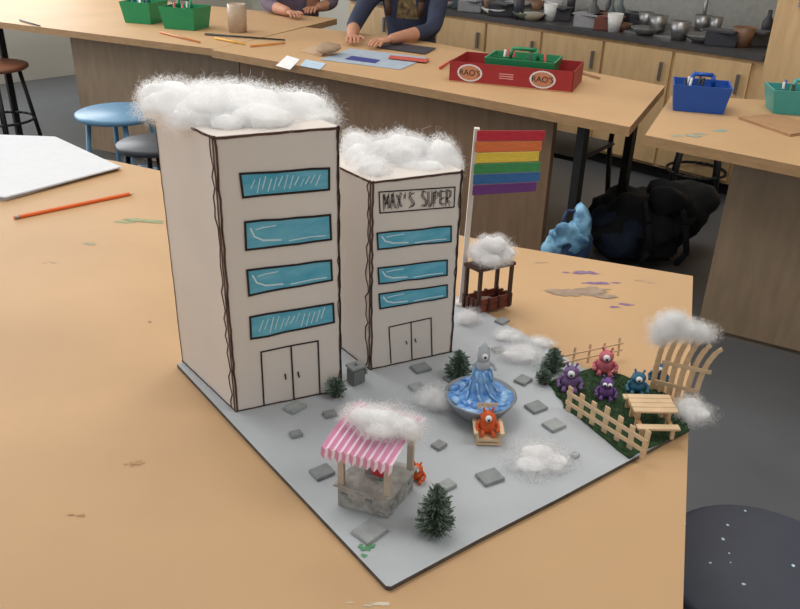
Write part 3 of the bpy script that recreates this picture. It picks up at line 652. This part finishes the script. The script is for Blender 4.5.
# ---------------------------------------------------------------- people
def skinned(verts,edges,radii,root=0,sub=2):
    me=bpy.data.meshes.new('sk');me.from_pydata(verts,edges,[]);o=bpy.data.objects.new('sk',me);sc.collection.objects.link(o)
    md=o.modifiers.new('s','SKIN');md.use_smooth_shade=True
    for i,r in enumerate(radii):
        sv=me.skin_vertices[0].data[i];sv.radius=(r,r) if not hasattr(r,'__len__') else r;sv.use_root=(i==root)
    s=o.modifiers.new('b','SUBSURF');s.levels=sub;s.render_levels=sub
    dg=bpy.context.evaluated_depsgraph_get();dg.update();ev=o.evaluated_get(dg);out=bpy.data.meshes.new_from_object(ev)
    bpy.data.objects.remove(o);return out
def person(pos,ang,shirt,hair,lw,rw,lhair=True,pr=False):
    root=empty('seated_person');R=Mx.Translation(V((pos[0],pos[1],0)))@Mx.Rotation(ang,4,'Z')
    Ri=R.inverted()
    lw=Ri@V(lw);rw=Ri@V(rw)
    vs=[(0,0,.53),(0,-.01,.66),(0,-.04,.82),(0,-.06,.97),(0,-.07,1.10),(0,-.09,1.18)]
    rd=[(.16,.12),(.14,.11),(.17,.12),(.18,.12),(.07,.07),(.052,.055)]
    es=[(i,i+1) for i in range(5)]
    for sx,w in ((-1,lw),(1,rw)):
        sh=V((sx*.18,-.06,1.04));el=(sh+w)/2+V((sx*.09,.05,-.12));el.z=max(el.z,.80)
        b=len(vs);vs+=[tuple(sh),tuple(el),tuple(w)];rd+=[.066,.048,.028];es+=[(3,b),(b,b+1),(b+1,b+2)]
        b=len(vs);vs+=[(sx*.1,-.04,.52),(sx*.13,-.42,.52),(sx*.13,-.40,.1),(sx*.13,-.52,.05)];rd+=[.095,.065,.045,.04];es+=[(0,b),(b,b+1),(b+1,b+2),(b+2,b+3)]
    me=skinned(vs,es,rd)
    SH=mat('shirt_%d_%d_%d'%shirt,shirt,.85,.15,20);JE=mat('jeans',(50,58,80),.8,.15);SHOE=mat('shoe',(40,40,40),.7)
    PR=mat('shirt_print',(34,34,42),.8,.2,40,rgb2=(150,126,84))
    for x in (SH,JE,SKIN,SHOE,PR):me.materials.append(x)
    els=[(V(vs[7]),V(vs[8])),(V(vs[14]),V(vs[15]))]
    for p in me.polygons:
        c=p.center;p.use_smooth=True
        if c.z>1.12 and abs(c.x)<.1:p.material_index=2
        elif c.z<.12:p.material_index=3
        elif c.z<.60 and (c.y<-.1 or c.z<.56):p.material_index=1
        elif pr and c.y<-.12 and abs(c.x)<.07 and .84<c.z<1.0:p.material_index=4
        for e,w in els:
            t=(c-e).dot(w-e)/(w-e).length_squared
            if t>.45 and (c-e.lerp(w,min(t,1.2))).length<.08:p.material_index=2
    me.transform(R);o=bpy.data.objects.new('body',me);sc.collection.objects.link(o);o.parent=root
    m=MB();h=V((0,-.12,1.29));r=m.sph(h,(.075,.092,.115),SKIN,4)
    for v in r:
        l=v.co-h
        if l.z<0 :v.co.x=h.x+l.x*(1+l.z*2.2)
        if l.y<-.05 and abs(l.x)<.014 and -.035<l.z<.015:v.co.y-=.016*(1-abs(l.x)/.014)
    for sx in(-1,1):
        m.sph(h+V((sx*.03,-.082,.008)),(.013,.007,.008),WPT,2);m.sph(h+V((sx*.03,-.088,.008)),.005,INK,2);m.sph(h+V((sx*.077,.005,-.005)),(.009,.018,.03),SKIN,2)
        m.box(h+V((sx*.03,-.09,.03)),(.026,.004,.005),mat('hair',hair))
    m.sph(h+V((0,-.087,-.05)),(.022,.006,.007),mat('lips',(170,90,85),.5),2)
    HA=mat('hair',hair,.6,.2,60,stretch=(6,6,1))
    m.sph(h+V((0,.025,.03)),(.088,.092,.105),HA,4,.15,12)
    if lhair:
        for sx in (-1,1):m.tube([h+V((sx*.075,.02,.02)),h+V((sx*.09,.02,-.1)),h+V((sx*.10,-.03,-.22)),h+V((sx*.10,-.08,-.36)),h+V((sx*.09,-.09,-.44))],.035,HA,12,.015)
        m.sph(h+V((0,.08,-.1)),(.09,.04,.16),HA,3,.2,12)
    bmesh.ops.transform(m.bm,matrix=R,verts=m.bm.verts[:]);m.obj('head',root)
    for sx,w in ((-1,lw),(1,rw)):
        f=V((-sx*.35,-1,0)).normalized();s=V((-f.y,f.x,0))*(-sx)
        if s.x*sx>0:s=-s
        pv=[w-f*.01,w+f*.03,w+f*.07];pr_=[(.026,.018),(.036,.016),(.04,.014)]
        me=skinned([tuple(p) for p in pv],[(0,1),(1,2)],pr_)
        me.transform(R);me.materials.append(SKIN)
        for p in me.polygons:p.use_smooth=True
        o=bpy.data.objects.new('palm',me);sc.collection.objects.link(o);o.parent=root
        for k,(off,L) in enumerate(((.03,.075),(.011,.085),(-.009,.078),(-.028,.06))):
            b=w+f*.06+s*off;me=skinned([tuple(b),tuple(b+f*.03+Z*.004),tuple(b+f*.03+f*(L-.03)*.5-Z*.004),tuple(b+f*L*.9-Z*.02)],[(0,1),(1,2),(2,3)],[.0095,.009,.008,.007],sub=1)
            me.transform(R);me.materials.append(SKIN);o=bpy.data.objects.new('finger_%d'%k,me);sc.collection.objects.link(o);o.parent=root
        b=w+f*.02+s*.025;me=skinned([tuple(b),tuple(b+s*.03+f*.02),tuple(b+s*.04+f*.05-Z*.008)],[(0,1),(1,2)],[.012,.01,.008],sub=1)
        me.transform(R);me.materials.append(SKIN);o=bpy.data.objects.new('thumb',me);sc.collection.objects.link(o);o.parent=root
    return root
sp=(.03,4.96)
person(sp,-.25,(52,58,80),(70,46,34),U(352,36,TZ+.035),U(388,40,TZ+.035),pr=True);stool(sp,.17,.42,SD,BLACK)
sp=(-.75,5.75)
person(sp,.1,(110,96,112),(50,36,30),U(290,12,TZ+.035),U(316,8,TZ+.035));stool(sp,.17,.42,SD,BLACK)
# ---------------------------------------------------------------- lights
w=bpy.data.worlds.new('w');sc.world=w;w.use_nodes=True;bg=w.node_tree.nodes['Background'];bg.inputs[0].default_value=(.93,.96,.96,1);bg.inputs[1].default_value=.80
def area(name,loc,tgt,sx,sy,pw,col=(1,1,1)):
    l=bpy.data.lights.new(name,'AREA');l.shape='RECTANGLE';l.size=sx;l.size_y=sy;l.energy=pw;l.color=col
    o=bpy.data.objects.new(name,l);sc.collection.objects.link(o);o.location=loc;o.rotation_euler=(V(tgt)-V(loc)).to_track_quat('-Z','Y').to_euler();return o
for i,(s,t) in enumerate(((-1.6,.6),(-1.6,2.8),(-4.5,1.5),(.9,1.6))):
    p=RM(s,t,CH-.06);area('ceiling_light_%d'%i,p,p-Z,1.6,1.0,24,(1,.985,.94))
p=RM(S0+.15,1.0,1.8);area('window_daylight',p,p+e1-Z*.15,4.4,1.5,112,(.95,.98,1))
# ---------------------------------------------------------------- camera
cd=bpy.data.cameras.new('camera');cam=bpy.data.objects.new('camera',cd);sc.collection.objects.link(cam);sc.camera=cam
cd.sensor_width=36;cd.lens=36*FP/800;cd.clip_start=.02
fw=V((0,math.cos(TH),-math.sin(TH)));up0=V((0,math.sin(TH),math.cos(TH)));r0=V((1,0,0))
rt=r0*math.cos(RR)+up0*math.sin(RR);up=-r0*math.sin(RR)+up0*math.cos(RR)
M=Mx((rt,up,-fw)).transposed().to_4x4();M.translation=CAM;cam.matrix_world=M
